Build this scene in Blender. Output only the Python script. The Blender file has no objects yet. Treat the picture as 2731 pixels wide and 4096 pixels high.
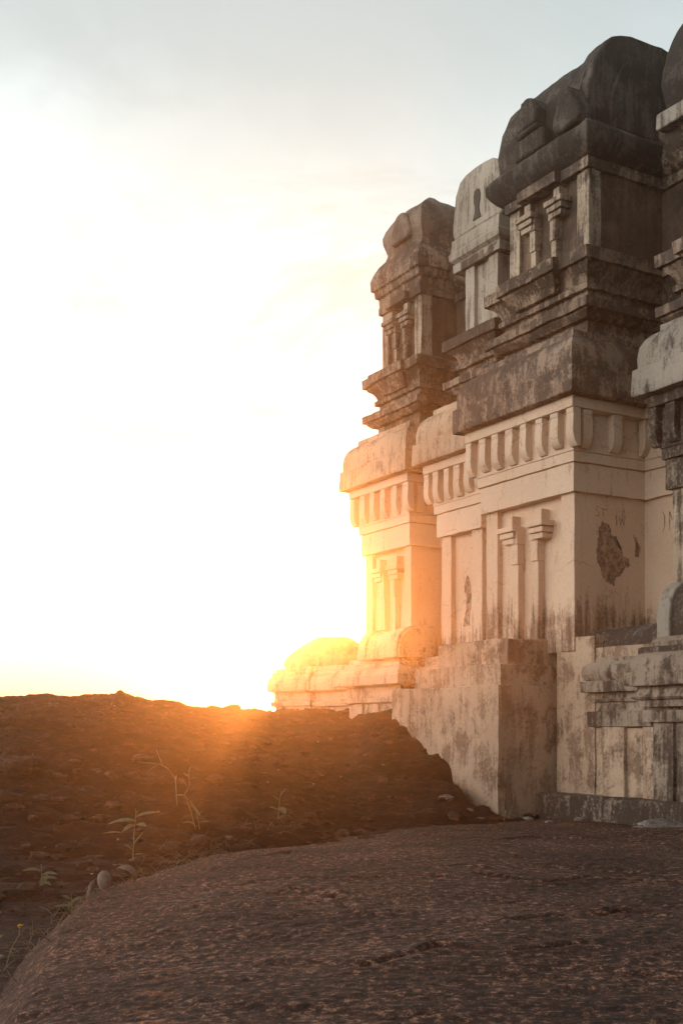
import bpy, math, random
import numpy as np
from mathutils import Vector, Matrix, noise as mnoise

random.seed(7)
sc = bpy.context.scene
COL = sc.collection
EYE = 1.2                       # eye height above the rock in metres
R = math.radians

# ------------------------------------------------------------------ materials
class NT:
    def __init__(s, m):
        s.m = m; s.t = m.node_tree; s.n = s.t.nodes; s.l = s.t.links
    def new(s, typ, **kw):
        n = s.n.new(typ)
        for k, v in kw.items(): setattr(n, k, v)
        return n
    def link(s, a, b): s.l.new(a, b)
    def setin(s, sock, v):
        if hasattr(v, 'links') or isinstance(v, bpy.types.NodeSocket): s.link(v, sock)
        else: sock.default_value = v
    def math(s, op, a, b=0.0, c=0.0, clamp=False):
        n = s.new('ShaderNodeMath', operation=op, use_clamp=clamp)
        s.setin(n.inputs[0], a); s.setin(n.inputs[1], b); s.setin(n.inputs[2], c)
        return n.outputs[0]
    def vmath(s, op, a, b=(0, 0, 0)):
        n = s.new('ShaderNodeVectorMath', operation=op)
        s.setin(n.inputs[0], a); s.setin(n.inputs[1], b)
        return n.outputs['Value'] if op in ('DOT_PRODUCT', 'LENGTH') else n.outputs[0]
    def noise(s, vec, scale, detail=6.0, rough=0.6, dist=0.0):
        n = s.new('ShaderNodeTexNoise')
        s.link(vec, n.inputs['Vector']); n.inputs['Scale'].default_value = scale
        n.inputs['Detail'].default_value = detail; n.inputs['Roughness'].default_value = rough
        n.inputs['Distortion'].default_value = dist
        return n.outputs['Fac']
    def step(s, x, lo, hi):
        n = s.new('ShaderNodeMapRange', interpolation_type='SMOOTHSTEP')
        s.setin(n.inputs['Value'], x); n.inputs['From Min'].default_value = lo; n.inputs['From Max'].default_value = hi
        return n.outputs['Result']
    def mix(s, f, a, b):
        n = s.new('ShaderNodeMix', data_type='RGBA')
        s.setin(n.inputs[0], f); s.setin(n.inputs[6], a); s.setin(n.inputs[7], b)
        return n.outputs[2]
    def pos(s): return s.new('ShaderNodeNewGeometry').outputs['Position']

def c4(c): return (c[0], c[1], c[2], 1.0)

def newmat(name):
    m = bpy.data.materials.new(name); m.use_nodes = True
    nt = NT(m); nt.n.clear()
    out = nt.new('ShaderNodeOutputMaterial'); p = nt.new('ShaderNodeBsdfPrincipled')
    nt.link(p.outputs[0], out.inputs['Surface'])
    p.inputs['Specular IOR Level'].default_value = 0.25
    p.inputs['Roughness'].default_value = 0.9
    return m, nt, p

def plaster(name, base, base2, dark, th=0.56, w=0.08, streak=1.0, pscale=2.2, fine=0.5, bump=0.25,
            foot=None, dark2=None, ledge=0.0):
    """weathered lime plaster: a pale coat, black lichen patches, rain streaks, dirt on ledges"""
    m, nt, p = newmat(name)
    P = nt.pos()
    Ps = nt.vmath('MULTIPLY', P, (7.0, 7.0, 0.75))
    n1 = nt.noise(P, pscale, 9, 0.66, 0.4)
    n2 = nt.noise(Ps, 1.6, 7, 0.62)
    n3 = nt.noise(P, 26.0, 5, 0.7)
    n4 = nt.noise(P, 0.8, 3, 0.5)
    tot = 1.0 + 0.8 * streak + fine
    v = nt.math('ADD', n1, nt.math('MULTIPLY', n2, 0.8 * streak))
    v = nt.math('ADD', v, nt.math('MULTIPLY', n3, fine))
    v = nt.math('DIVIDE', v, tot)
    if foot is not None:                 # rising damp stain above the foot of the wall
        sep = nt.new('ShaderNodeSeparateXYZ'); nt.link(P, sep.inputs[0])
        f = nt.step(sep.outputs['Z'], foot[1], foot[0])
        v = nt.math('ADD', v, nt.math('MULTIPLY', f, foot[2]))
    if ledge:
        g = nt.new('ShaderNodeNewGeometry')
        sp = nt.new('ShaderNodeSeparateXYZ'); nt.link(g.outputs['Normal'], sp.inputs[0])
        v = nt.math('ADD', v, nt.math('MULTIPLY', nt.step(sp.outputs['Z'], 0.3, 0.8), ledge))
    mask = nt.step(v, th - w, th + w)
    vo = nt.new('ShaderNodeTexVoronoi', feature='DISTANCE_TO_EDGE'); vo.inputs['Scale'].default_value = 1.15
    wv = nt.new('ShaderNodeTexNoise'); wv.inputs['Scale'].default_value = 3.0; wv.inputs['Detail'].default_value = 6; nt.link(P, wv.inputs['Vector'])
    nt.link(nt.vmath('ADD', P, nt.vmath('MULTIPLY', wv.outputs['Color'], (0.5, 0.5, 0.5))), vo.inputs['Vector'])
    crack = nt.math('MULTIPLY', nt.step(vo.outputs['Distance'], 0.010, 0.003), nt.step(nt.noise(P, 0.9, 2), 0.50, 0.56))
    tint = nt.mix(nt.step(n4, 0.35, 0.65), c4(base), c4(base2))
    grime = nt.step(n3, 0.35, 0.75)
    tint = nt.mix(nt.math('MULTIPLY', grime, 0.22), tint, c4([x * 0.55 for x in base2]))
    dk = c4(dark)
    if dark2: dk = nt.mix(nt.step(n2, 0.4, 0.62), c4(dark), c4(dark2))
    col = nt.mix(mask, tint, dk)
    col = nt.mix(nt.math('MULTIPLY', crack, 0.45), col, c4([x * 0.8 for x in dark]))
    nt.link(col, p.inputs['Base Color'])
    h = nt.math('ADD', nt.math('MULTIPLY', n1, 0.5), nt.math('MULTIPLY', n3, 0.35))
    h = nt.math('SUBTRACT', h, nt.math('MULTIPLY', mask, 0.25))
    b = nt.new('ShaderNodeBump'); b.inputs['Strength'].default_value = bump; b.inputs['Distance'].default_value = 0.05
    nt.link(h, b.inputs['Height']); nt.link(b.outputs[0], p.inputs['Normal'])
    return m

M = {}
CREAM, CREAM2 = (0.67, 0.495, 0.375), (0.58, 0.415, 0.305)
M['wall'] = plaster('cream_plaster', CREAM, CREAM2, (0.27, 0.175, 0.125), th=0.62, w=0.09, streak=1.5, foot=(EYE + 1.0, EYE + 1.8, 0.17), dark2=(0.16, 0.10, 0.072))
M['trim'] = plaster('pale_plaster_trim', (0.68, 0.525, 0.41), (0.60, 0.45, 0.34), (0.30, 0.21, 0.15), th=0.60, w=0.07, streak=1.4)
M['cornice'] = plaster('lichen_cornice', (0.36, 0.27, 0.21), (0.25, 0.185, 0.14), (0.055, 0.040, 0.032), th=0.485, w=0.06, streak=1.0, ledge=0.05, dark2=(0.10, 0.075, 0.06))
M['warmcornice'] = plaster('ochre_cornice', (0.56, 0.41, 0.29), (0.45, 0.32, 0.23), (0.17, 0.115, 0.085), th=0.545, w=0.08, streak=1.0, ledge=0.05)
M['palecornice'] = plaster('grey_white_cornice', (0.3632, 0.3261, 0.2804), (0.2872, 0.2545, 0.214), (0.075, 0.06, 0.052), th=0.54, w=0.06, streak=1.3)
M['upper'] = plaster('upper_plaster', (0.4892, 0.3962, 0.2992), (0.3718, 0.2857, 0.2137), (0.065, 0.05, 0.042), th=0.515, w=0.07, streak=1.6)
M['darkupper'] = plaster('blackened_upper_plaster', (0.2039, 0.144, 0.1013), (0.1205, 0.08294, 0.06075), (0.032, 0.024, 0.02), th=0.50, w=0.1, streak=1.0, dark2=(0.07, 0.052, 0.042))
M['uppercornice'] = plaster('upper_moulding', (0.3708, 0.2794, 0.2106), (0.241, 0.1746, 0.1296), (0.034, 0.026, 0.022), th=0.482, w=0.055, streak=1.0, ledge=0.06, dark2=(0.085, 0.064, 0.052))
M['roof'] = plaster('blackened_roof', (0.13, 0.108, 0.092), (0.075, 0.062, 0.054), (0.018, 0.0145, 0.0125), th=0.47, w=0.06, streak=1.0, bump=0.6, dark2=(0.034, 0.027, 0.023))
M['dome'] = plaster('brown_dome', (0.30, 0.24, 0.19), (0.22, 0.175, 0.14), (0.075, 0.06, 0.05), th=0.50, w=0.1, streak=0.6, bump=0.5)
M['panel'] = plaster('white_panel', (0.4454, 0.3927, 0.3271), (0.3506, 0.3034, 0.2484), (0.10, 0.08, 0.066), th=0.545, w=0.08, streak=2.0)
M['base'] = plaster('stained_base', (0.4895, 0.3585, 0.2653), (0.3898, 0.2817, 0.2059), (0.095, 0.062, 0.046), th=0.515, w=0.055, streak=0.95, pscale=2.4, fine=0.4, bump=0.35, dark2=(0.24, 0.16, 0.115))
M['basemould'] = plaster('grey_base_moulding', (0.3296, 0.2677, 0.2124), (0.2472, 0.194, 0.1526), (0.065, 0.047, 0.038), th=0.515, w=0.06, streak=1.0, fine=0.4, bump=0.35, ledge=-0.03)
M['darkbase'] = plaster('black_stained_base', (0.2802, 0.2267, 0.1798), (0.2014, 0.1567, 0.1224), (0.05, 0.037, 0.031), th=0.47, w=0.06, streak=0.8, pscale=2.6, fine=0.9, bump=0.5)
M['warmbase'] = plaster('ochre_base_moulding', (0.60, 0.45, 0.33), (0.50, 0.36, 0.26), (0.20, 0.13, 0.09), th=0.54, w=0.07, streak=0.8, fine=0.7, bump=0.4)
M['patch'] = plaster('bare_render', (0.4764, 0.3274, 0.2363), (0.3734, 0.2486, 0.1744), (0.17, 0.118, 0.092), th=0.50, w=0.05, streak=0.2, pscale=9, bump=0.9)
M['hole_shade'] = plaster('painted_hollow_shade', (0.10, 0.08, 0.065), (0.08, 0.065, 0.055), (0.05, 0.04, 0.034), th=0.5, w=0.1)  # shade of a recess put into the colour

def rockmat(name, cols, scale, bump, specks=None, squash=(1, 1, 1), dist=0.06, tnt=None, big=0.5):
    m, nt, p = newmat(name)
    P = nt.vmath('MULTIPLY', nt.pos(), squash)
    n1 = nt.noise(P, scale, 8, 0.68, 0.3)
    n2 = nt.noise(P, scale * 4.3, 5, 0.65)
    n3 = nt.noise(nt.pos(), big, 4, 0.6)
    v = nt.math('ADD', nt.math('MULTIPLY', n1, 0.62), nt.math('MULTIPLY', n2, 0.38))
    v = nt.math('ADD', v, nt.math('MULTIPLY', nt.math('SUBTRACT', n3, 0.5), 0.16))
    r = nt.new('ShaderNodeValToRGB'); nt.link(v, r.inputs[0])
    el = r.color_ramp.elements
    el[0].position, el[0].color = cols[0][0], c4(cols[0][1])
    el[1].position, el[1].color = cols[-1][0], c4(cols[-1][1])
    for pz, cc in cols[1:-1]:
        e = el.new(pz); e.color = c4(cc)
    col = r.outputs[0]
    if tnt: col = nt.mix(nt.math('MULTIPLY', nt.step(n3, 0.42, 0.62), 0.7), col, c4(tnt))
    if specks:
        vo = nt.new('ShaderNodeTexVoronoi'); vo.inputs['Scale'].default_value = specks[0]
        nt.link(nt.pos(), vo.inputs['Vector'])
        sm = nt.math('MULTIPLY', nt.step(vo.outputs['Distance'], specks[1], specks[1] * 0.5), nt.step(nt.noise(nt.pos(), 3.1, 2), 0.5, 0.6))
        sep = nt.new('ShaderNodeSeparateColor'); nt.link(vo.outputs['Color'], sep.inputs[0])
        sm = nt.math('MULTIPLY', sm, nt.step(sep.outputs[0], 0.72, 0.8))
        col = nt.mix(sm, col, c4(specks[2]))
    nt.link(col, p.inputs['Base Color'])
    b = nt.new('ShaderNodeBump'); b.inputs['Strength'].default_value = bump; b.inputs['Distance'].default_value = dist
    nt.link(v, b.inputs['Height']); nt.link(b.outputs[0], p.inputs['Normal'])
    return m

M['slab'] = rockmat('granite_slab', [(0.41, (0.010, 0.0040, 0.0024)), (0.48, (0.033, 0.0130, 0.0078)), (0.54, (0.086, 0.036, 0.022)), (0.61, (0.37, 0.185, 0.118))],
                    27.0, 0.35, None, (0.9, 1.0, 1.2), 0.02, None, 0.9)
M['hill'] = rockmat('red_laterite', [(0.38, (0.006, 0.002, 0.0012)), (0.48, (0.019, 0.0072, 0.004)), (0.57, (0.045, 0.018, 0.010)), (0.67, (0.15, 0.073, 0.045))],
                    4.5, 0.9, (9.0, 0.16, (0.30, 0.21, 0.16)), (0.8, 1.0, 2.6), 0.10, None, 0.4)
M['stone'] = rockmat('loose_stone', [(0.36, (0.016, 0.007, 0.0045)), (0.52, (0.055, 0.026, 0.017)), (0.66, (0.19, 0.11, 0.078))], 5.0, 0.7)
M['palestone'] = rockmat('pale_stone', [(0.36, (0.07, 0.055, 0.045)), (0.5, (0.19, 0.16, 0.14)), (0.66, (0.40, 0.37, 0.33))], 6.0, 0.7)

def simple(name, a, b, scale=14.0, rough=0.7, trans=0.0):
    m, nt, p = newmat(name)
    col = nt.mix(nt.step(nt.noise(nt.pos(), scale, 4), 0.35, 0.65), c4(a), c4(b))
    nt.link(col, p.inputs['Base Color']); p.inputs['Roughness'].default_value = rough
    if trans:
        t = nt.new('ShaderNodeBsdfTranslucent'); nt.link(col, t.inputs['Color'])
        mx = nt.new('ShaderNodeMixShader'); mx.inputs[0].default_value = trans
        nt.link(p.outputs[0], mx.inputs[1]); nt.link(t.outputs[0], mx.inputs[2])
        out = [n for n in nt.n if n.type == 'OUTPUT_MATERIAL'][0]
        nt.link(mx.outputs[0], out.inputs['Surface'])
    return m
M['leaf'] = simple('green_leaf', (0.18, 0.175, 0.075), (0.27, 0.245, 0.13), 20, 0.5, 0.45)
M['dimleaf'] = simple('dull_leaf', (0.12, 0.12, 0.055), (0.18, 0.16, 0.085), 20, 0.6, 0.3)
M['stem'] = simple('stem', (0.20, 0.17, 0.08), (0.28, 0.21, 0.11), 30)
M['straw'] = simple('dry_grass', (0.16, 0.12, 0.075), (0.24, 0.18, 0.12), 20, 0.8, 0.2)
M['dry'] = simple('dry_leaf', (0.23, 0.18, 0.155), (0.16, 0.12, 0.10), 25, 0.8, 0.15)
M['petal'] = simple('petal', (0.75, 0.70, 0.60), (0.7, 0.62, 0.5), 20, 0.7, 0.3)
M['disc'] = simple('flower_disc', (0.60, 0.32, 0.03), (0.45, 0.22, 0.02), 90)

# ------------------------------------------------------------------ helpers
def tag(o, label=None, cat=None, group=None, kind=None):
    for k, v in (('label', label), ('category', cat), ('group', group), ('kind', kind)):
        if v: o[k] = v
    return o

def empty(name, loc, rz=0.0):
    o = bpy.data.objects.new(name, None); COL.objects.link(o)
    o.location = loc; o.rotation_euler = (0, 0, rz); o.empty_display_size = 0.3
    return o

def wob(p, amp, s=3.0):
    q = Vector(p) * s
    return Vector(p) + mnoise.noise_vector(q) * amp + mnoise.noise_vector(q * 3.7 + Vector((9, 3, 5))) * amp * 0.45

class MB:
    def __init__(s): s.v = []; s.f = []
    def add(s, vs, fs):
        k = len(s.v); s.v += [tuple(x) for x in vs]; s.f += [tuple(i + k for i in f) for f in fs]
    def rings(s, rings, cap=True):
        n = len(rings[0]); k = len(s.v)
        for r in rings: s.v += [tuple(x) for x in r]
        for i in range(len(rings) - 1):
            for j in range(n):
                a = k + i * n + j; b = k + i * n + (j + 1) % n
                s.f.append((a, b, b + n, a + n))
        if cap:
            s.f.append(tuple(k + j for j in reversed(range(n))))
            s.f.append(tuple(k + (len(rings) - 1) * n + j for j in range(n)))
    # local axes of the temple: x = b (into the building), y = a (along the facade), z from eye level
    def loft(s, a0, a1, b0, b1, prof, back=0.0, step=0.09):
        pts = []
        for i, (o, z) in enumerate(prof):
            if i:
                o0, z0 = prof[i - 1]; d = math.hypot(o - o0, z - z0); n = max(1, int(d / step))
                for t in range(1, n): pts.append((o0 + (o - o0) * t / n, z0 + (z - z0) * t / n))
            pts.append((o, z))
        na = max(1, int((a1 - a0) / step)); nb = max(1, int((b1 - b0) / step))
        rr = []
        for o, z in pts:
            B0, B1, A0, A1 = b0 - o, b1 + back * o, a0 - o, a1 + o; r = []
            for i in range(nb): r.append((B0 + (B1 - B0) * i / nb, A0, z))
            for i in range(na): r.append((B1, A0 + (A1 - A0) * i / na, z))
            for i in range(nb): r.append((B1 + (B0 - B1) * i / nb, A1, z))
            for i in range(na): r.append((B0, A1 + (A0 - A1) * i / na, z))
            rr.append(r)
        s.rings(rr)
    def box(s, a0, a1, b0, b1, z0, z1, step=0.09):
        s.loft(a0, a1, b0, b1, [(0, z0), (0, z1)], 0, step)
    def prism_a(s, prof, a0, a1, step=0.09, ends=None):
        """cross-section prof [(b, z)] swept along a; ends(t) gives a scale about the section's foot centre"""
        n = max(2, int(abs(a1 - a0) / step)); rr = []
        cb = sum(p[0] for p in prof) / len(prof); cz = min(p[1] for p in prof)
        for i in range(n + 1):
            t = i / n; k = ends(t) if ends else 1.0
            rr.append([(cb + (b - cb) * k, a0 + (a1 - a0) * t, cz + (z - cz) * k) for b, z in prof])
        s.rings(rr)
    def prism_b(s, prof, b0, b1, step=0.09):
        n = max(1, int(abs(b1 - b0) / step))
        s.rings([[(b0 + (b1 - b0) * i / n, a, z) for a, z in prof] for i in range(n + 1)])
    def tube(s, pts, r0, r1, n=5):
        rr = []
        for i, p in enumerate(pts):
            p = Vector(p); q = Vector(pts[min(i + 1, len(pts) - 1)]) - Vector(pts[max(i - 1, 0)])
            q.normalize(); u = q.orthogonal().normalized(); w = q.cross(u)
            r = r0 + (r1 - r0) * i / max(1, len(pts) - 1)
            rr.append([p + (u * math.cos(t) + w * math.sin(t)) * r for t in [2 * math.pi * j / n for j in range(n)]])
        # keep rings aligned
        s.rings(rr)
    def build(s, name, mat, parent=None, amp=0.0, ws=3.0, zoff=0.0, bevel=0.0, angle=38, loc=None):
        vs = s.v
        if amp: vs = [tuple(wob(p, amp, ws)) for p in vs]
        if zoff: vs = [(x, y, z + zoff) for x, y, z in vs]
        me = bpy.data.meshes.new(name); me.from_pydata(vs, [], s.f); me.validate(); me.update()
        me.shade_smooth(); me.set_sharp_from_angle(angle=R(angle))
        me.materials.append(mat)
        o = bpy.data.objects.new(name, me); COL.objects.link(o)
        if parent: o.parent = parent
        if loc: o.location = loc
        import bmesh
        bm = bmesh.new(); bm.from_mesh(me); bmesh.ops.recalc_face_normals(bm, faces=bm.faces); bm.to_mesh(me); bm.free()
        if bevel:
            b = o.modifiers.new('worn_edges', 'BEVEL'); b.width = bevel; b.segments = 2; b.limit_method = 'ANGLE'; b.angle_limit = R(48)
        return o

# ------------------------------------------------------------------ terrain
KN = [(-0.45, [(0, -1.62), (5, -1.56), (6.5, -1.5), (8, -1.4), (10, -1.08), (12, -0.55), (14, 0.0), (15.5, 0.24), (17, 0.2), (22, -0.6), (40, -2.0)]),
      (-0.30, [(0, -1.62), (5, -1.56), (6.5, -1.5), (8, -1.4), (10, -1.08), (12, -0.55), (14, 0.0), (16, 0.30), (18, 0.25), (23, -0.5), (40, -2.0)]),
      (-0.20, [(0, -1.6), (6.5, -1.5), (8, -1.4), (10, -1.15), (12, -0.68), (14, -0.15), (16, 0.2), (17.5, 0.343), (19, 0.28), (25, -0.5), (40, -2.0)]),
      (-0.16, [(0, -1.6), (6.5, -1.5), (8.5, -1.35), (10, -1.18), (12, -0.75), (14, -0.3), (16, 0.08), (18, 0.235), (20, 0.15), (26, -0.5), (40, -2.0)]),
      (-0.10, [(0, -1.6), (8, -1.42), (10, -1.28), (12, -0.98), (14, -0.62), (16, -0.22), (18, 0.11), (19.3, 0.19), (21, 0.15), (26, -0.4), (40, -2.0)]),
      (-0.055, [(0, -1.6), (9, -1.4), (11, -1.2), (13, -0.95), (15, -0.6), (17, -0.25), (19, 0.03), (20.6, 0.15), (23, 0.15), (28, -0.2), (40, -2.0)]),
      (0.0, [(0, -1.6), (10, -1.35), (13.2, -1.17), (15, -0.75), (17, -0.25), (19, 0.124), (22, 0.15), (28, 0.0), (40, -2.0)]),
      (0.0437, [(0, -1.6), (10, -1.35), (13.2, -1.17), (14.5, -0.76), (16.1, 0.0), (17.5, 0.1), (24, 0.1), (28, 0.0), (40, -2.0)]),
      (0.09, [(0, -1.6), (10, -1.35), (13.2, -1.17), (14, -0.98), (15, -0.5), (16.0, -0.1), (20, 0.0), (28, 0.0), (40, -2.0)]),
      (0.12, [(0, -1.6), (10, -1.35), (13.2, -1.25), (14.25, -1.14), (15.2, -0.7), (20, -0.6), (40, -2.0)]),
      (0.15, [(0, -1.6), (10, -1.4), (13.2, -1.3), (14.2, -1.28), (16, -1.2), (40, -2.0)]),
      (0.5, [(0, -1.6), (12, -1.4), (40, -2.0)])]
_rng = np.random.default_rng(3)
_lat = _rng.random((256, 256))
def vnoise(x, y):
    xi = np.floor(x).astype(int); yi = np.floor(y).astype(int); fx = x - xi; fy = y - yi
    fx = fx * fx * (3 - 2 * fx); fy = fy * fy * (3 - 2 * fy)
    g = lambda i, j: _lat[i & 255, j & 255]
    return (g(xi, yi) * (1 - fx) + g(xi + 1, yi) * fx) * (1 - fy) + (g(xi, yi + 1) * (1 - fx) + g(xi + 1, yi + 1) * fx) * fy - 0.5
def fbm(x, y, o=5, r=0.5):
    t = 0; a = 1.0
    for i in range(o):
        t = t + a * vnoise(x + 17.3 * i, y + 5.1 * i); x = x * 2.03; y = y * 2.03; a *= r
    return t
def smooth(x, a, b):
    t = np.clip((x - a) / (b - a), 0, 1); return t * t * (3 - 2 * t)

def ground_z(X, Y):
    X = np.asarray(X, float); Y = np.asarray(Y, float)
    u = X / np.maximum(Y, 1.0)
    prof = np.array([np.interp(Y, [p[0] for p in k[1]], [p[1] for p in k[1]]) for k in KN])
    ku = np.array([k[0] for k in KN]); uu = np.clip(u, ku[0], ku[-1])
    i = np.clip(np.searchsorted(ku, uu) - 1, 0, len(ku) - 2)
    t = (uu - ku[i]) / (ku[i + 1] - ku[i]); t = t * t * (3 - 2 * t)
    pz = np.take_along_axis(prof, i[None], 0)[0] * (1 - t) + np.take_along_axis(prof, (i + 1)[None], 0)[0] * t
    wt = smooth(Y, 7, 12)
    z = pz + wt * (0.10 * fbm(X * 0.9, Y * 2.2, 3) + 0.05 * fbm(X * 3.5, Y * 7.0, 4) )
    # ledges of the weathered beds
    led = fbm(X * 0.6 + 4, Y * 3.4 + 9, 4, 0.55)
    z = z + wt * (0.085 * np.tanh(led * 14) + 0.035 * np.tanh(7 * fbm(X * 1.9 + 31, Y * 8 + 3, 4, 0.6)) + 0.03 * fbm(X * 8, Y * 14, 4, 0.65))
    far = smooth(np.hypot(X, Y), 30, 60)
    return z * (1 - far) + (-2.0) * far

CRACKS = [[(-0.98, 9.9), (-0.75, 9.35), (-0.45, 9.45), (-0.25, 9.0)], [(0.1, 5.1), (0.45, 5.35), (0.8, 5.15), (1.1, 5.25)], [(0.9, 7.6), (1.3, 7.3), (1.6, 7.5), (2.1, 7.2)],
          [(-0.3, 7.2), (-0.05, 6.9), (0.1, 6.4), (0.35, 6.3)], [(1.2, 10.2), (1.7, 10.6), (2.3, 10.5)], [(0.9, 5.9), (1.5, 6.15), (1.8, 5.8)]]
def slab_z(X, Y):
    X = np.asarray(X, float); Y = np.asarray(Y, float)
    rho = np.sqrt(((X - 2.6 - 0.70 * smooth(-Y, -8.5, -4.0)) / 4.6) ** 2 + ((Y - 4.5) / 9.6) ** 2)
    z = -1.0 - 0.2 * rho ** 4 - 5.0 * np.clip(rho - 1.0, 0, 9) ** 1.15
    z = z + 0.10 * fbm(X * 0.35 + 2, Y * 0.35, 2) + 0.022 * fbm(X * 1.3, Y * 1.6 + 0.4 * X, 4)
    # shallow flaking ridges
    rid = fbm(X * 0.9 + 7, Y * 2.4 + 0.9 * X, 4, 0.55)
    z = z + 0.008 * np.tanh(rid * 8)
    for pl in CRACKS:                       # flaking cracks
        for (x0, y0), (x1, y1) in zip(pl[:-1], pl[1:]):
            t = np.clip(((X - x0) * (x1 - x0) + (Y - y0) * (y1 - y0)) / ((x1 - x0) ** 2 + (y1 - y0) ** 2), 0, 1)
            d = np.hypot(X - x0 - t * (x1 - x0), Y - y0 - t * (y1 - y0)) + 0.03 * vnoise(X * 6, Y * 6)
            z = z - 0.022 * np.exp(-(d / 0.026) ** 2) + 0.010 * np.exp(-((d - 0.07) / 0.05) ** 2)
    z = z + 0.010 * fbm(X * 7, Y * 10, 3, 0.55) + 0.006 * fbm(X * 26, Y * 34, 2, 0.6)
    return z

def sheet(name, xs, ys, fn, mat, zoff=EYE):
    X, Y = np.meshgrid(xs, ys); Z = fn(X, Y) + zoff
    n, m = X.shape
    co = np.stack([X, Y, Z], -1).reshape(-1, 3).astype(np.float32)
    idx = np.arange(n * m).reshape(n, m)
    q = np.stack([idx[:-1, :-1], idx[:-1, 1:], idx[1:, 1:], idx[1:, :-1]], -1).reshape(-1, 4)
    me = bpy.data.meshes.new(name)
    me.vertices.add(len(co)); me.vertices.foreach_set('co', co.ravel())
    me.loops.add(q.size); me.loops.foreach_set('vertex_index', q.ravel().astype(np.int32))
    me.polygons.add(len(q)); me.polygons.foreach_set('loop_start', np.arange(0, q.size, 4, dtype=np.int32))
    me.update(calc_edges=True); me.validate(); me.shade_smooth()
    me.materials.append(mat)
    o = bpy.data.objects.new(name, me); COL.objects.link(o)
    return o
def axis(segs):
    out = []
    for a, b, d in segs:
        n = max(1, int(round((b - a) / d))); out += list(np.linspace(a, b, n, endpoint=False))
    return np.array(out + [segs[-1][1]])
gx = axis([(-400, -60, 40), (-60, -16, 2.0), (-16, -8, 0.4), (-8, 4.5, 0.03), (4.5, 14, 0.5), (14, 60, 3), (60, 400, 40)])
gy = axis([(-400, -40, 40), (-40, 2, 3), (2, 7, 0.12), (7, 22.5, 0.035), (22.5, 30, 0.25), (30, 60, 3), (60, 400, 40)])
tag(sheet('red_rock_hill', gx, gy, ground_z, M['hill']), 'red brown weathered rock hill rising to the left of the temple', None, None, 'structure')
sx = axis([(-4.2, -2.6, 0.1), (-2.6, 4.6, 0.022), (4.6, 8.5, 0.3)])
sy = axis([(-3.5, 3.8, 0.25), (3.8, 9, 0.02), (9, 15.2, 0.03)])
tag(sheet('rock_slab', sx, sy, slab_z, M['slab']), 'rounded dark speckled granite slab in the foreground', None, None, 'structure')
def top_z(x, y): return float(max(ground_z(np.array([x]), np.array([y]))[0], slab_z(np.array([x]), np.array([y]))[0])) + EYE

# ------------------------------------------------------------------ the temple tower
TH = R(30)
CX, CY = (2294 - 1365) / 4600 * 14, 14.0
T = empty('temple_tower', (CX, CY, 0.0), TH)
tag(T, 'weathered cream and black plaster temple tower with stepped mouldings and pillared bays', 'temple tower')
ZO = EYE                      # local z of eye level

def part(mb, name, mat, parent, amp=0.006, ws=3.0, bevel=0.006, label=None, angle=38):
    o = mb.build(name, M[mat], parent, amp, ws, ZO, bevel, angle)
    if label: o['label'] = label
    return o

FR = [(0.10, 3.32), (0.10, 3.81)]
CORN = [(0.20, 3.945), (0.325, 3.95), (0.335, 3.975), (0.325, 4.265), (0.283, 4.285), (0.285, 4.40), (0.268, 4.52), (0.225, 4.61), (0.165, 4.67), (0.10, 4.70), (0.095, 4.78), (0.0, 4.80)]
LINT = [(0.0, 2.84), (0.055, 2.842), (0.058, 3.185), (0.0, 3.2)]
BAND = [(0.0, 3.19), (0.085, 3.195), (0.09, 3.315), (0.07, 3.33)]
TBAND = [(0.10, 3.80), (0.205, 3.81), (0.213, 3.93), (0.19, 3.95)]

def sc_prof(p, dz=0.0): return [(o, z + dz) for o, z in p]

def bracket(parent, side, c, w, a0, b0, dz, mat):
    """one curved console of the frieze; side 'A' faces -b at a = c, side 'B' faces -a at b = c"""
    prof = [(0.08, 3.345), (0.13, 3.35), (0.175, 3.40), (0.20, 3.47), (0.205, 3.55), (0.198, 3.66), (0.192, 3.74), (0.20, 3.745), (0.20, 3.80), (0.08, 3.80)]
    w *= random.uniform(0.88, 1.1); c += random.uniform(-0.012, 0.012); kk = random.uniform(0.9, 1.08); lo = random.choice((0, 0, 0, 0.02, 0.05))
    prof = [(0.08 + (o - 0.08) * kk, z if z > 3.5 else 3.5 - (3.5 - z) * (1 - lo * 3)) for o, z in prof]
    mb = MB(); n = 2; rr = []
    for i in range(n + 1):
        s = c - w / 2 + w * i / n
        rr.append([((b0 - o, s, z + dz) if side == 'A' else (s, a0 - o, z + dz)) for o, z in prof])
    mb.rings(rr)
    part(mb, 'bracket', mat, parent, 0.004, 3, 0.008)

def pilaster(parent, c, face, z0, ztop, mat, out=0, w=0.115, d=0.10, side='A'):
    """slender niche pilaster with a three-slab capital; out = -1/+1 pushes the capital to one side"""
    mb = MB()
    def bx(c0, c1, dd, za, zb):
        if side == 'A': mb.box(c0, c1, face - dd, face + 0.03, za, zb)
        else: mb.box(face - dd, face + 0.03, c0, c1, za, zb)
    h = ztop - z0
    bx(c - w / 2, c + w / 2, d, z0, ztop - 0.62)
    bx(c - w / 2 - 0.008, c + w / 2 + 0.008, d + 0.02, ztop - 0.62, ztop - 0.36)
    bx(c - w / 2 - 0.02, c + w / 2 + 0.02, d + 0.035, ztop - 0.36, ztop - 0.15)
    cc = c + out * 0.09
    for k in range(3):
        g = 0.11 + 0.028 * k
        bx(cc - g, cc + g, d + 0.05 + 0.03 * k, ztop - 0.31 + 0.075 * k - 0.04, ztop - 0.31 + 0.075 * (k + 1) - 0.048)
    bx(cc - 0.06, cc + 0.06, d + 0.03, ztop - 0.15, ztop + 0.02)
    return part(mb, 'pilaster', mat, parent, 0.004, 3, 0.006)

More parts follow.
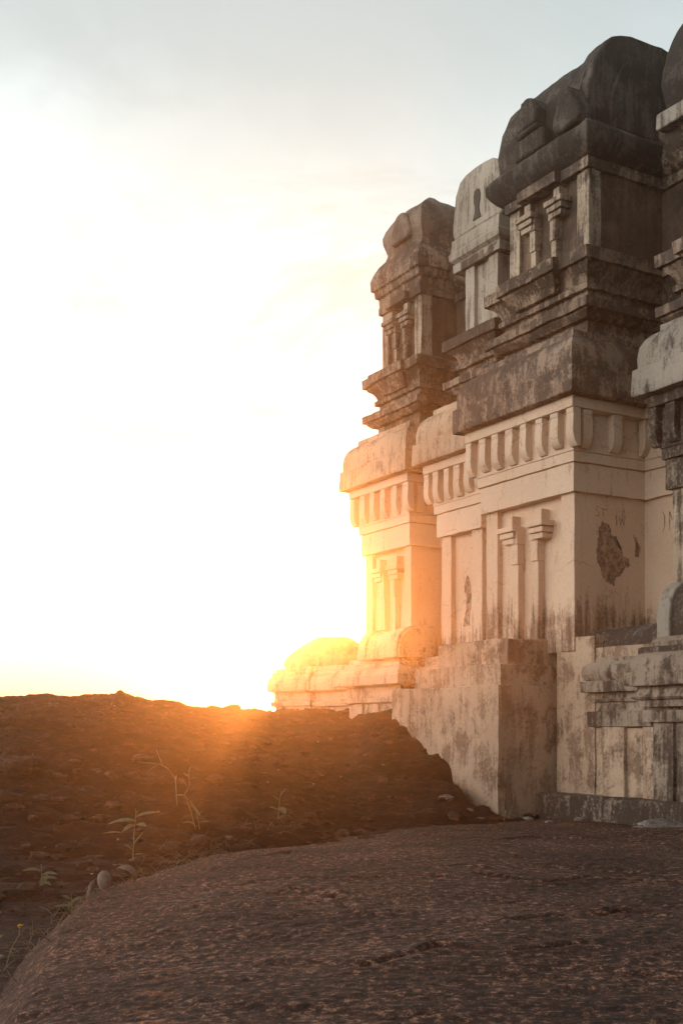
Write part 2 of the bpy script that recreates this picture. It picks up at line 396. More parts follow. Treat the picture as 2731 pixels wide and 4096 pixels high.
def lower_bay(a0, a1, b0, b1, z0, nA, nB, mats, dz=0.0, slots=(), cw=0.24, label=None):
    """one projecting bay of the first storey: wall > pilasters, lintel, band, brackets, cornice"""
    wm, tm, cm = mats
    mb = MB(); mb.box(a0, a1, b0 + 0.075, b1, z0, 4.75 + dz)
    w = part(mb, 'bay_wall', wm, T, 0.006, 2.5, label=label)
    for s in (0, 1):
        mb = MB()
        if s == 0: mb.box(a0 - 0.004, a0 + cw, b0, b0 + 0.11, z0, 2.85 + dz)
        else: mb.box(a1 - cw, a1 + 0.004, b0, b0 + 0.11, z0, 2.85 + dz)
        part(mb, 'corner_pilaster', wm, w, 0.005)
    for c, o in slots: pilaster(w, c, b0 + 0.075, z0, 2.70 + dz, wm, o)
    mb = MB(); mb.loft(a0, a1, b0, b1, sc_prof(LINT, dz)); part(mb, 'lintel', tm, w, 0.009, 5)
    mb = MB(); mb.loft(a0, a1, b0, b1, sc_prof(BAND, dz)); part(mb, 'band_moulding', tm, w)
    mb = MB(); mb.loft(a0, a1, b0, b1, sc_prof(FR, dz)); part(mb, 'frieze', tm, w)
    mb = MB(); mb.loft(a0, a1, b0, b1, sc_prof(TBAND, dz)); part(mb, 'fillet', tm, w)
    L0, L1 = a0 - 0.14, a1 + 0.14
    for i in range(nA):
        bracket(w, 'A', L0 + (L1 - L0) * (i + 0.0) / (nA - 1), 0.135, a0, b0, dz, tm)
    for i in range(nB):
        bracket(w, 'B', b0 - 0.02 + (b1 - b0 - 0.12) * (i + 0.15) / max(1, nB - 0.4), 0.15, a0, b0, dz, tm)
    mb = MB(); mb.loft(a0, a1, b0, b1, sc_prof(CORN, dz)); part(mb, 'cornice', cm, w, 0.009, 4, 0.010, angle=28)
    return w

wallM = lower_bay(0.0, 1.75, 0.0, 1.9, 0.9, 8, 4, ('wall', 'trim', 'cornice'), 0.0, ((1.10, 1), (0.70, -1)), label='broad cream bay with two niche pilasters and black cornice')
wallN = lower_bay(2.65, 3.65, 0.60, 1.9, 0.7, 6, 3, ('wall', 'trim', 'warmcornice'), label='narrow plain bay between the two wider bays')
wallL = lower_bay(4.50, 5.87, 0.60, 2.4, 0.6, 6, 3, ('wall', 'trim', 'warmcornice'), 0.0, ((5.30, 1), (4.98, -1)), 0.20, label='farthest bay at the left corner of the tower')
wallR = lower_bay(-3.4, -1.0, 0.62, 2.2, 0.7, 10, 3, ('upper', 'darkbase', 'palecornice'), -0.09, ((-1.75, 1), (-2.3, -1)), label='grey stained bay at the right edge')
mb = MB(); mb.box(-3.2, 5.6, 1.17, 3.4, 0.5, 4.75)
core = part(mb, 'recessed_wall', 'wall', T, 0.006, 2.5)
for nm, pf, mt in (('lintel', LINT, 'trim'), ('band_moulding', BAND, 'trim'), ('frieze', FR, 'trim'), ('fillet', TBAND, 'trim'), ('cornice', CORN, 'cornice')):
    mb = MB(); mb.loft(-3.2, 5.6, 1.17, 3.4, pf); part(mb, nm, mt, core, 0.008)

# bare patches where the coat has fallen off
def blob(name, pts, face, mat, parent, side, t=0.004, depth=0.012, jag=0.02, label=None):
    rnd = random.Random(len(pts) * 7 + int(face * 100)); out = []
    out = list(pts); j = jag * 1.6
    for lev in range(4):                      # crumbling rim
        nx = []
        for i in range(len(out)):
            p, q = out[i], out[(i + 1) % len(out)]
            nx += [p, ((p[0] + q[0]) / 2 + rnd.uniform(-j, j), (p[1] + q[1]) / 2 + rnd.uniform(-j, j))]
        out = nx; j *= 0.55
    mb = MB()
    if side == 'B': rr = [[(c, face - d, z) for c, z in out] for d in (t, -depth)]
    else: rr = [[(face - d, c, z) for c, z in out] for d in (t, -depth)]
    mb.rings(rr)
    return part(mb, name, mat, parent, 0, 3, 0, label)
blob('bare_patch', [(0.385, 2.442), (0.452, 2.526), (0.561, 2.484), (0.586, 2.375), (0.687, 2.358), (0.704, 2.224), (0.771, 2.19), (0.788, 2.123), (0.897, 2.09), (0.914, 2.006), (0.805, 1.938), (0.721, 1.854), (0.654, 1.737), (0.536, 1.77), (0.435, 1.888), (0.36, 2.056), (0.376, 2.232)], 0.0, 'patch', wallM, 'B', 0.005, jag=0.016)
blob('bare_patch', [(0.98, 2.40), (1.03, 2.37), (1.09, 2.24), (1.06, 2.12), (1.0, 2.14), (1.01, 2.28)], 0.0, 'patch', wallM, 'B', 0.005, jag=0.012)
blob('bare_patch', [(3.10, 2.22), (3.16, 2.10), (3.17, 1.98), (3.11, 1.86), (3.13, 1.70), (3.18, 1.56), (3.20, 1.46), (3.04, 1.46), (3.03, 1.66), (3.0, 1.82), (3.01, 2.0), (3.05, 2.16)], 0.675, 'patch', wallN, 'A', 0.005, jag=0.008)
# letters scratched into the plaster above the patch
def scratch(strokes, face, parent, side='B', w=0.007):
    mb = MB()
    for (c0, z0), (c1, z1) in strokes:
        dx, dz = c1 - c0, z1 - z0; L = math.hypot(dx, dz) or 1; nx, nz = -dz / L * w / 2, dx / L * w / 2
        q = [(c0 + nx, z0 + nz), (c1 + nx, z1 + nz), (c1 - nx, z1 - nz), (c0 - nx, z0 - nz)]
        mb.rings([[(c, face - d, z) if side == 'B' else (face - d, c, z) for c, z in q] for d in (0.004, -0.006)])
    return part(mb, 'scratched_letter', 'patch', parent, 0, 3, 0)
def poly(*p): return list(zip(p[:-1], p[1:]))
for L_ in (poly((0.40, 2.69), (0.36, 2.70), (0.345, 2.66), (0.40, 2.625), (0.395, 2.58), (0.34, 2.58)), poly((0.47, 2.57), (0.47, 2.675)) + poly((0.43, 2.68), (0.52, 2.665)),
           poly((0.69, 2.62), (0.69, 2.49)), poly((0.74, 2.61), (0.755, 2.49), (0.785, 2.58), (0.81, 2.49), (0.835, 2.61))):
    scratch(L_, 0.0, wallM)
for L_ in (poly((-0.30, 2.66), (-0.34, 2.60), (-0.34, 2.46), (-0.30, 2.40)), poly((-0.42, 2.40), (-0.42, 2.64), (-0.47, 2.52)), poly((-0.54, 2.62), (-0.54, 2.44))):
    scratch(L_, 1.17, core, 'A', 0.007)

# ---- second storey pavilions
NECK = [(0.11, 4.75), (0.11, 4.89), (0.055, 4.895), (0.055, 5.02), (0.13, 5.03), (0.195, 5.09), (0.20, 5.115), (0.25, 5.12), (0.253, 5.23), (0.12, 5.275), (0.04, 5.31), (0.04, 5.40), (0.105, 5.405), (0.108, 5.475), (0.05, 5.48), (0.05, 5.52)]
SILL = [(0.05, 5.49), (0.07, 5.495), (0.085, 5.55), (0.12, 5.61), (0.185, 5.665), (0.20, 5.70), (0.25, 5.705), (0.258, 5.85), (0.235, 5.865), (0.16, 5.90), (0.05, 5.955), (0.0, 5.96)]
BEAM = [(0.0, 6.93), (0.05, 6.935), (0.055, 7.06), (0.02, 7.07)]
UCOR = [(0.04, 7.05), (0.11, 7.10), (0.17, 7.17), (0.215, 7.25), (0.22, 7.36), (0.17, 7.43), (0.08, 7.50), (0.0, 7.52)]

def upper_bay(a0, a1, b0, b1, mats, dz=0.0, slots=(), cw=0.2, wall_top=7.45, wide=None, label=None, strips=True, body='darkupper'):
    wm, cm = mats
    mb = MB(); mb.box(a0 + 0.002, a1, b0 + 0.06, b1, 4.7, wall_top + dz)
    w = part(mb, 'pavilion_wall', body, T, 0.008, 2.5, label=label)
    mb = MB(); mb.loft(a0, a1, b0, b1, sc_prof(NECK, dz)); part(mb, 'neck_moulding', cm, w, 0.013, 6.0, 0.008, angle=30)
    mb = MB(); mb.loft(a0, a1, b0, b1, sc_prof(SILL, dz)); part(mb, 'sill_moulding', cm, w, 0.013, 6.0, 0.008, angle=30)
    if wide:                                 # the middle of the sill steps forward
        mb = MB(); mb.loft(wide[0], wide[1], b0 - wide[2], b1, [(o, z + dz - 0.006) for o, z in SILL]); part(mb, 'sill_projection', cm, w, 0.013, 6.0, 0.008, angle=30)
        mb = MB(); mb.loft(wide[0], wide[1], b0 - wide[2], b1, [(o, z + dz - 0.005) for o, z in BEAM]); part(mb, 'beam_projection', cm, w, 0.012)
    for s in (0, 1):
        mb = MB()
        if s == 0: mb.box(a0 - 0.006, a0 + cw, b0, b0 + 0.10, 5.95 + dz, 6.94 + dz)
        else: mb.box(a1 - cw, a1 + 0.006, b0, b0 + 0.10, 5.95 + dz, 6.94 + dz)
        part(mb, 'corner_pilaster', wm, w, 0.006)
    if strips:
        mb = MB(); mb.box(a0 - 0.022, a0 + 0.08, b0 - 0.003, b0 + 0.2, 5.95 + dz, 6.938 + dz); part(mb, 'corner_pilaster', wm, w, 0.006)
    for c, o in slots: pilaster(w, c, b0 + 0.06, 5.93 + dz, 6.86 + dz, wm, o, 0.095, 0.10)
    mb = MB(); mb.loft(a0, a1, b0, b1, sc_prof(BEAM, dz)); part(mb, 'beam', cm, w, 0.010)
    return w

# broad bay: barrel roof with a gable arch
wM2 = upper_bay(0.12, 1.66, 0.33, 2.3, ('upper', 'uppercornice'), -0.02, ((1.12, 1), (0.72, -1)), 0.2, wide=(0.62, 1.28, 0.10), label='broad upper pavilion under the barrel roof')
mb = MB(); mb.loft(0.12, 1.72, 0.33, 2.0, sc_prof(UCOR, -0.02)); part(mb, 'cornice', 'roof', wM2, 0.018, 3.0, 0.014)
def arch(c, hw, z0, h, bulge=0.08, n=22, p=2.3):
    """stilted horseshoe outline"""
    pts = []
    for i in range(n + 1):
        t = math.pi * i / n
        x = math.copysign(abs(math.cos(t)) ** (2 / p), math.cos(t)); y = abs(math.sin(t)) ** (2 / p)
        k = 1 + bulge * math.sin(min(1.0, y * 1.6) * math.pi) * (1 if y < 0.62 else 0.2)
        pts.append((c - hw * x * k, z0 + h * y))
    return pts
mb = MB(); mb.prism_a(arch(1.15, 0.86, 7.42, 1.20, 0.06, p=2.9), 0.2, 2.02, 0.08, lambda t: 1.0 if t < 0.86 else math.sqrt(max(0.0, 1 - ((t - 0.86) / 0.145) ** 2)) * 0.45 + 0.55)
part(mb, 'barrel_roof', 'roof', wM2, 0.030, 3.6, 0.0, angle=50)
mb = MB(); mb.prism_a(arch(1.24, 0.93, 7.26, 1.46, 0.07, p=3.2), 0.06, 0.34, 0.05); part(mb, 'gable_arch', 'roof', wM2, 0.030, 3.6, 0.03, angle=50)
mb = MB(); mb.prism_a(arch(1.24, 0.60, 7.46, 0.98, 0.05, p=2.6), 0.02, 0.08, 0.05); part(mb, 'gable_panel', 'roof', wM2, 0.012, 2.6, 0.02)
mb = MB(); mb.box(0.72, 1.32, 0.12, 0.8, 7.42, 7.66); mb.box(0.80, 1.24, 0.08, 0.8, 7.66, 7.74)
mb.prism_b(arch(1.02, 0.19, 7.74, 0.40, 0.1), 0.08, 0.8)
part(mb, 'dormer', 'roof', wM2, 0.022, 4, 0.03)
mb = MB(); mb.prism_b(arch(0.24, 0.20, 7.40, 0.50, 0.25), 0.06, 0.3); part(mb, 'scroll_ornament', 'roof', wM2, 0.02, 4, 0.03)

# narrow bay: tall whitish arched panel with a dark plate painted as a keyhole niche
wN2 = upper_bay(2.74, 3.52, 0.95, 2.3, ('panel', 'uppercornice'), 0.0, (), 0.22, 7.2, label='narrow white upper pavilion', strips=False, body='panel')
mb = MB(); mb.loft(2.68, 3.72, 0.95, 1.9, [(0.02, 6.93), (0.05, 6.94), (0.055, 7.07), (0.02, 7.08), (0.09, 7.13), (0.105, 7.22), (0.075, 7.27), (0.08, 7.275), (0.065, 7.44), (0.0, 7.46)]); part(mb, 'cornice', 'panel', wN2, 0.009, 3, 0.01)
mb = MB()
prof = [(2.58, 7.45), (2.54, 7.60), (2.55, 7.85), (2.58, 8.08), (2.66, 8.25), (2.80, 8.33), (3.0, 8.355), (3.2, 8.36), (3.45, 8.35), (3.62, 8.29), (3.72, 8.12), (3.77, 7.88), (3.80, 7.68), (3.80, 7.56), (3.76, 7.45)]
mb.prism_b(prof, 0.90, 2.2); panelN = part(mb, 'arched_panel', 'panel', wN2, 0.012, 2.6, 0.03, angle=45)
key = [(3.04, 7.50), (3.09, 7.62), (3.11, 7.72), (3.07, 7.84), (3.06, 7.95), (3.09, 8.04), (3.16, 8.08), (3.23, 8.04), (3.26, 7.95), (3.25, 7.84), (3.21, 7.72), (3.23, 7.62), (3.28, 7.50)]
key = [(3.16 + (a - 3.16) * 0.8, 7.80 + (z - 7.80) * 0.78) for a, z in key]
mb = MB(); mb.prism_b(key, 0.886, 0.96); part(mb, 'keyhole_shade_plate', 'hole_shade', wN2, 0.004, 3, 0)  # solid dark plate on the panel; the niche's shade is only its colour

# corner bay: square dome
wL2 = upper_bay(4.66, 5.82, 0.90, 2.06, ('upper', 'uppercornice'), 0.0, ((5.38, 1), (5.10, -1)), 0.19, wide=(5.0, 5.5, 0.08), label='far upper pavilion with the square dome')
mb = MB(); mb.loft(4.66, 5.82, 0.90, 2.06, [(0.0, 7.05), (0.05, 7.06), (0.055, 7.2), (0.10, 7.22), (0.11, 7.33), (0.15, 7.34), (0.16, 7.52), (0.12, 7.62), (0.05, 7.74), (-0.03, 7.83), (-0.06, 7.93)], 1.0); part(mb, 'cornice', 'uppercornice', wL2, 0.018, 3.0, 0.012)
mb = MB(); mb.loft(4.66, 5.82, 0.90, 2.06, [(-0.07, 7.88), (-0.04, 7.98), (0.0, 8.10), (0.0, 8.22), (-0.03, 8.34), (-0.08, 8.44), (-0.16, 8.53), (-0.26, 8.61), (-0.36, 8.68), (-0.46, 8.74), (-0.51, 8.80), (-0.56, 8.82)], 1.0); part(mb, 'square_dome', 'dome', wL2, 0.030, 3.8, 0.02, angle=50)
for (aa, zz) in ((5.24, 7.98),):
    mb = MB(); mb.prism_b(arch(aa, 0.26, zz, 0.46, 0.15), 0.86, 1.3); part(mb, 'dome_arch', 'dome', wL2, 0.014, 3, 0.03)

# right bay upper pavilion
wR2 = upper_bay(-3.3, -0.98, 0.86, 2.4, ('upper', 'uppercornice'), -0.28, ((-1.6, 1), (-2.1, -1)), 0.22, wide=(-2.6, -1.4, 0.14), label='upper pavilion at the right edge')
mb = MB(); mb.loft(-3.3, -0.98, 0.86, 2.3, sc_prof(UCOR, -0.28)); part(mb, 'cornice', 'uppercornice', wR2, 0.016, 3, 0.012)
mb = MB(); mb.box(-3.3, -0.86, 0.50, 2.0, 6.98, 7.16); part(mb, 'cornice_slab', 'palecornice', wR2, 0.012, 3, 0.015)
mb = MB(); mb.prism_a(arch(1.50, 0.95, 7.14, 1.42, 0.08, p=2.6), -3.3, -0.95, 0.1); part(mb, 'barrel_roof', 'roof', wR2, 0.030, 3.6, 0.03, angle=50)

# body behind the pavilions
mb = MB(); mb.box(-3.0, 5.5, 1.60, 3.2, 4.5, 7.0)
c2 = part(mb, 'upper_core', 'darkupper', T, 0.008)
for nm, pf in (('neck_moulding', NECK), ('sill_moulding', SILL), ('beam', BEAM), ('cornice', [(o, z) for o, z in UCOR])):
    mb = MB(); mb.loft(-3.0, 4.6, 1.60, 3.0, sc_prof(pf, -0.03)); part(mb, nm, 'uppercornice', c2, 0.014, 3.2, 0.01)

# ---- base of the far corner bay and the recess beside it
BASEL = [(0.0, 0.02), (0.0, 0.34), (0.02, 0.35), (0.10, 0.36), (0.11, 0.44), (0.03, 0.45), (0.02, 0.50), (0.03, 0.60), (0.05, 0.62), (0.20, 0.64), (0.205, 0.79), (0.19, 0.80), (0.185, 0.84), (0.15, 0.90), (0.06, 0.94), (0.05, 0.95), (0.055, 1.0), (0.0, 1.01), (-0.01, 1.08), (-0.06, 1.09)]
mb = MB(); mb.loft(4.37, 5.99, 0.34, 2.6, BASEL); bl = part(mb, 'base_moulding', 'warmbase', T, 0.006, 4, 0.007, angle=28, label='ochre stepped base moulding under the far corner bay')
q = [(0.60, 1.05), (0.22, 1.05), (0.215, 1.16), (0.235, 1.28), (0.28, 1.39), (0.36, 1.47), (0.46, 1.515), (0.60, 1.53), (0.9, 1.53), (0.9, 1.05)]
mb = MB(); mb.prism_a(q, 4.26, 5.46, 0.08); part(mb, 'half_barrel_cushion', 'warmbase', bl, 0.014, 3, 0.015, angle=50)
for a_ in (4.28, 5.24):
    mb = MB(); mb.prism_a([(b - (0.03 if b < 0.9 else 0), z + (0.025 if z > 1.06 else 0)) for b, z in q], a_, a_ + 0.22, 0.08); part(mb, 'arch_rib', 'warmbase', bl, 0.010, 3, 0.015, angle=50)
for a_ in (4.46, 5.0, 5.5):
    mb = MB(); mb.box(a_, a_ + 0.22, 0.30, 0.5, 0.0, 0.345); part(mb, 'base_pier', 'warmbase', bl, 0.008)
mb = MB(); mb.loft(2.6, 8.4, 0.72, 2.4, [(o * 0.75, z - 0.02) for o, z in BASEL]); part(mb, 'recessed_base_moulding', 'warmbase', T, 0.006, 4, 0.007, angle=28)

# ---- base under the recess and the right bay
BASER = [(0.0, -0.95), (0.0, 0.03), (0.10, 0.035), (0.105, 0.165), (0.04, 0.17), (0.04, 0.195), (0.145, 0.20), (0.15, 0.275), (0.185, 0.285), (0.205, 0.31), (0.14, 0.41), (0.14, 0.43), (0.25, 0.435), (0.255, 0.58), (0.232, 0.585), (0.24, 0.65), (0.22, 0.715), (0.17, 0.77), (0.11, 0.80), (0.0, 0.81)]
mb = MB(); mb.loft(-3.6, -1.385, -0.025, 2.2, BASER); br = part(mb, 'base_moulding', 'basemould', T, 0.006, 4, 0.007, angle=28, label='grey stepped base moulding under the right bay')
mb = MB(); mb.loft(-3.6, -1.17, -0.10, 2.2, [(0, 0.70), (0, 0.858), (-0.03, 0.868)]); part(mb, 'base_fillet', 'darkbase', br, 0.008, 4, 0.008)
mb = MB(); mb.loft(-3.6, -1.30, 0.03, 2.2, [(0.03, 0.85), (0.03, 0.93), (-0.02, 0.985), (-0.04, 0.99)]); part(mb, 'base_fillet', 'basemould', br, 0.008, 4, 0.008)
BASERM = [(0.0, -0.03), (0.06, -0.015), (0.065, 0.155), (0.0, 0.16), (-0.02, 0.27), (0.03, 0.275), (0.035, 0.305), (0.0, 0.31), (0.0, 0.385), (0.115, 0.39), (0.12, 0.515), (0.07, 0.52), (0.10, 0.56), (0.115, 0.62), (0.10, 0.70), (0.05, 0.74), (0.0, 0.745), (0.0, 0.79), (-0.05, 0.80), (-0.05, 0.855), (-0.10, 0.86)]
mb = MB(); mb.loft(-1.6, -0.33, 0.03, 2.2, BASERM); bm_ = part(mb, 'recessed_base_moulding', 'basemould', T, 0.006, 4, 0.007, angle=28)
mb = MB(); mb.box(-1.5, 0.33, 0.045, 2.1, -1.1, 0.92); part(mb, 'base_wall', 'base', bm_, 0.010, 2.4, 0.008)
q2 = [(1.0, 0.84), (0.16, 0.84), (0.14, 0.97), (0.18, 1.07), (0.28, 1.145), (0.42, 1.185), (1.0, 1.19)]
mb = MB(); mb.prism_a(q2, -1.5, 0.03, 0.08); part(mb, 'half_barrel_cushion', 'darkbase', bm_, 0.014, 3, 0.02, angle=50)
q3 = [(0.75, 0.97), (0.09, 0.97), (0.08, 1.20), (0.11, 1.36), (0.18, 1.49), (0.29, 1.57), (0.75, 1.59)]
mb = MB(); mb.prism_a(q3, -3.4, -1.40, 0.08); part(mb, 'half_barrel_cushion', 'darkbase', br, 0.016, 3, 0.02, angle=50)
mb = MB(); mb.prism_a([(b - (0.035 if b < 0.75 else -0.1), z + (0.03 if z > 1.0 else 0)) for b, z in q3], -1.50, -1.31, 0.06); part(mb, 'arch_rib', 'palecornice', br, 0.010, 3, 0.015, angle=50)
for a_, w_ in ((-1.68, 0.30), (-2.02, 0.28), (-2.6, 0.3)):
    mb = MB(); mb.box(a_, a_ + w_, -0.075, 0.2, -0.9, 0.03); part(mb, 'base_pier', 'basemould', br, 0.008)
for a_, w_ in ((-0.86, 0.37), (-1.36, 0.2)):
    mb = MB(); mb.box(a_, a_ + w_, -0.01, 0.2, -0.9, -0.02); part(mb, 'base_pier', 'base', bm_, 0.008)
mb = MB(); mb.loft(-4.4, 0.40, -0.25, 1.0, [(0.0, -1.5), (0.0, -0.855), (-0.02, -0.84)]); part(mb, 'plinth', 'darkbase', T, 0.022, 2.2, 0.02, label='low blackened plinth along the rock')

# ---- later plastered buttress in front of the broad bay
mb = MB(); mb.loft(0.46, 2.86, -0.80, 0.9, [(0.0, -1.45), (0.0, 0.48), (-0.01, 0.49)]); bt = part(mb, 'buttress', 'base', T, 0.014, 2.2, 0.016, label='blotched plaster buttress wedge rising from the rock')
mb = MB(); mb.loft(0.52, 2.42, -0.71, 0.9, [(0.0, 0.44), (0.0, 0.745), (-0.01, 0.755)]); part(mb, 'buttress_ledge', 'base', bt, 0.014, 2.6, 0.016)
mb = MB(); mb.loft(0.58, 2.08, -0.56, 0.9, [(0.0, 0.7), (0.0, 1.065), (-0.015, 1.078)]); part(mb, 'buttress_ledge', 'base', bt, 0.014, 2.6, 0.016)
mb = MB(); mb.loft(-0.34, 0.34, 0.02, 0.9, [(0.0, -1.2), (0.0, 1.06), (-0.01, 1.07)]); part(mb, 'buttress_pier', 'base', bt, 0.012, 2.2, 0.014)

# ------------------------------------------------------------------ small domed shrine farther back
S = empty('domed_shrine', (0, 0, 0), TH)
ca, cb = 8.65, 1.55
S.location = (CX - math.sin(TH) * ca + math.cos(TH) * cb, CY + math.cos(TH) * ca + math.sin(TH) * cb, EYE)
tag(S, 'small sunlit shrine with a low rounded dome beyond the tower, at its left foot', 'shrine')
def spart(mb, name, mat, parent, amp=0.01, bevel=0.012, angle=38): return mb.build(name, M[mat], parent, amp, 3.0, 0.0, bevel, angle)
mb = MB(); mb.loft(-0.73, 0.72, -0.89, 0.9, [(o * 0.62 if z < 0.95 else o, z) for o, z in BASEL], 1.0); sb = spart(mb, 'base_moulding', 'warmbase', S)
mb = MB(); mb.loft(-0.73, 0.72, -0.89, 0.9, [(-0.03, 0.9), (-0.03, 0.97), (-0.10, 0.975), (-0.10, 1.03), (-0.2, 1.04)], 1.0); spart(mb, 'neck_moulding', 'warmbase', S)
mb = MB(); dp = [(0.80, 1.0), (0.86, 1.08), (0.885, 1.16), (0.87, 1.24), (0.80, 1.33), (0.70, 1.42), (0.58, 1.51), (0.46, 1.59), (0.36, 1.65), (0.29, 1.69), (0.0005, 1.70)]
rr = []
for r, z in dp:
    ring = []
    for k in range(48):
        t = 2 * math.pi * k / 48; f = 1 / max(abs(math.cos((t + math.pi / 8) % (math.pi / 4) - math.pi / 8)), 0.01)
        f = 1 + (f - 1) * 0.9
        ring.append((r * f * math.cos(t) * 1.02, r * f * math.sin(t), z))
    rr.append(ring)
mb.rings(rr); spart(mb, 'dome', 'warmcornice', S, 0.012, 0.0, 30)

exec_detail = True
# ------------------------------------------------------------------ plants, leaves, stones
def leaf_mesh(mb, base, direction, up, L, W, droop=0.3, fold=0.25, n=7):
    d = Vector(direction).normalized(); side = d.cross(Vector(up)).normalized(); nrm = side.cross(d).normalized()
    rows = []
    for i in range(n + 1):
        t = i / n; w = W * 0.5 * (math.sin(math.pi * min(1, t * 0.97 + 0.02)) ** 0.75) * (1.15 - 0.45 * t)
        c = Vector(base) + d * (L * t) + Vector((0, 0, -1)) * (droop * L * t * t)
        rows.append([c - side * w + nrm * fold * w, c - side * w * 0.5 + nrm * fold * w * 0.35, c, c + side * w * 0.5 + nrm * fold * w * 0.35, c + side * w + nrm * fold * w])
    vs = [p for r in rows for p in r]; fs = []
    for i in range(n):
        for j in range(4): fs.append((i * 5 + j, i * 5 + j + 1, i * 5 + j + 6, i * 5 + j + 5))
    mb.add(vs, fs)

def plant(name, x, y, label, stem_pts, leaves, lm='leaf', sr=(0.006, 0.003), group=None, dz=-0.01, k=1.0, loc=None):
    """stem_pts and leaves are in metres from the plant's foot; leaf = (base, direction, length, width, droop)"""
    o = empty(name, loc or (x, y, top_z(x, y) + dz)); tag(o, label, 'plant', group); o.scale = (k, k, k)
    for st in stem_pts:
        mb = MB(); mb.tube(st, *sr); mb.build('stem', M['stem'], o)
    for bs, dr, L, W, dp in leaves:
        mb = MB(); leaf_mesh(mb, bs, dr, (0.1, -0.3, 1), L, W, dp); mb.build('leaf', M[lm], o, 0, angle=80)
    return o

# sapling by the slab's left edge
plant('sapling', -1.77, 9.75, 'leafy green sapling standing alone left of the slab edge above the dry leaves',
      [[(0, 0, -0.05), (0.008, 0, 0.12), (0.015, 0, 0.28), (0.03, 0, 0.43)]],
      [((0.022, 0, 0.37), (-0.9, -0.2, 0.12), 0.23, 0.08, 0.25), ((0.025, 0, 0.40), (0.95, 0.1, 0.38), 0.23, 0.07, 0.2),
       ((0.02, 0, 0.33), (-0.7, -0.7, 0.1), 0.13, 0.065, 0.5), ((0.02, 0, 0.33), (0.75, -0.5, 0.25), 0.14, 0.09, 0.3),
       ((-0.08, -0.02, 0.27), (-0.95, -0.25, 0.12), 0.18, 0.035, 0.15), ((0.012, 0, 0.17), (0.6, -0.3, 0.75), 0.15, 0.07, 0.0),
       ((0.01, 0, 0.11), (-0.5, -0.4, 0.6), 0.13, 0.06, 0.2), ((0.01, 0, 0.08), (0.9, -0.3, 0.2), 0.10, 0.03, 0.1),
       ((0.03, 0, 0.42), (-0.1, -0.3, 0.9), 0.06, 0.05, 0.0), ((0.03, 0, 0.42), (0.4, -0.2, 0.9), 0.055, 0.03, 0.1)])
plant('tall_weed', -1.42, 11.2, 'tall weed with a twisted leafy stalk behind the gully',
      [[(0, 0, 0), (-0.05, 0, 0.2), (-0.13, 0, 0.42), (-0.07, 0, 0.52), (-0.08, 0, 0.68)], [(0.05, 0, 0), (0.02, 0, 0.18), (-0.05, 0, 0.33), (-0.2, 0, 0.42)]],
      [((-0.08, 0, 0.66), (0.3, -0.2, 0.9), 0.10, 0.05, 0.0), ((-0.08, 0, 0.62), (-0.7, -0.2, 0.5), 0.08, 0.04, 0.0), ((-0.08, 0, 0.60), (0.95, -0.1, 0.1), 0.12, 0.02, 0.0),
       ((-0.1, 0, 0.5), (-0.3, -0.3, 0.7), 0.14, 0.05, 0.2), ((-0.12, 0, 0.42), (0.5, -0.3, 0.7), 0.11, 0.035, 0.1), ((-0.12, 0, 0.4), (-0.8, -0.3, 0.2), 0.14, 0.05, 0.3),
       ((-0.05, 0, 0.3), (0.5, -0.4, -0.5), 0.2, 0.045, 0.1), ((0.0, 0, 0.12), (0.6, -0.3, 0.8), 0.17, 0.05, 0.1), ((0.03, 0, 0.08), (0.9, -0.3, 0.2), 0.16, 0.03, 0.1),
       ((0.0, 0, 0.06), (-0.8, -0.4, 0.4), 0.18, 0.06, 0.3), ((0.02, 0, 0.03), (-0.4, -0.6, 0.5), 0.14, 0.05, 0.3)], k=0.82)
plant('reed', -1.62, 11.35, 'pale reed with long blade leaves leaning left beside the tall weed',
      [[(0, 0, 0.05), (-0.02, 0, 0.38), (-0.11, 0, 0.50), (-0.22, 0, 0.56)]],
      [((-0.18, 0, 0.54), (-0.35, -0.1, 0.95), 0.22, 0.022, 0.0), ((-0.2, 0, 0.555), (-0.98, -0.1, 0.1), 0.34, 0.02, 0.0), ((-0.22, 0, 0.56), (-0.8, -0.1, -0.45), 0.18, 0.016, 0.1),
       ((-0.02, 0, 0.34), (0.2, -0.2, 0.9), 0.09, 0.05, 0.0)], sr=(0.008, 0.004), k=0.8)
plant('seedling', -0.66, 12.0, 'yellow green seedling in the glow below the shrine',
      [[(0, 0, 0), (0.01, 0, 0.14), (0.03, 0, 0.3)]],
      [((0.02, 0, 0.24), (0.5, -0.3, 0.8), 0.14, 0.05, 0.1), ((0.01, 0, 0.2), (-0.6, -0.3, 0.6), 0.10, 0.04, 0.1), ((0.01, 0, 0.13), (0.5, -0.6, -0.3), 0.12, 0.10, 0.2), ((0, 0, 0.1), (-0.8, -0.4, 0.5), 0.12, 0.05, 0.2)])
GR = 'small weeds along the gully'
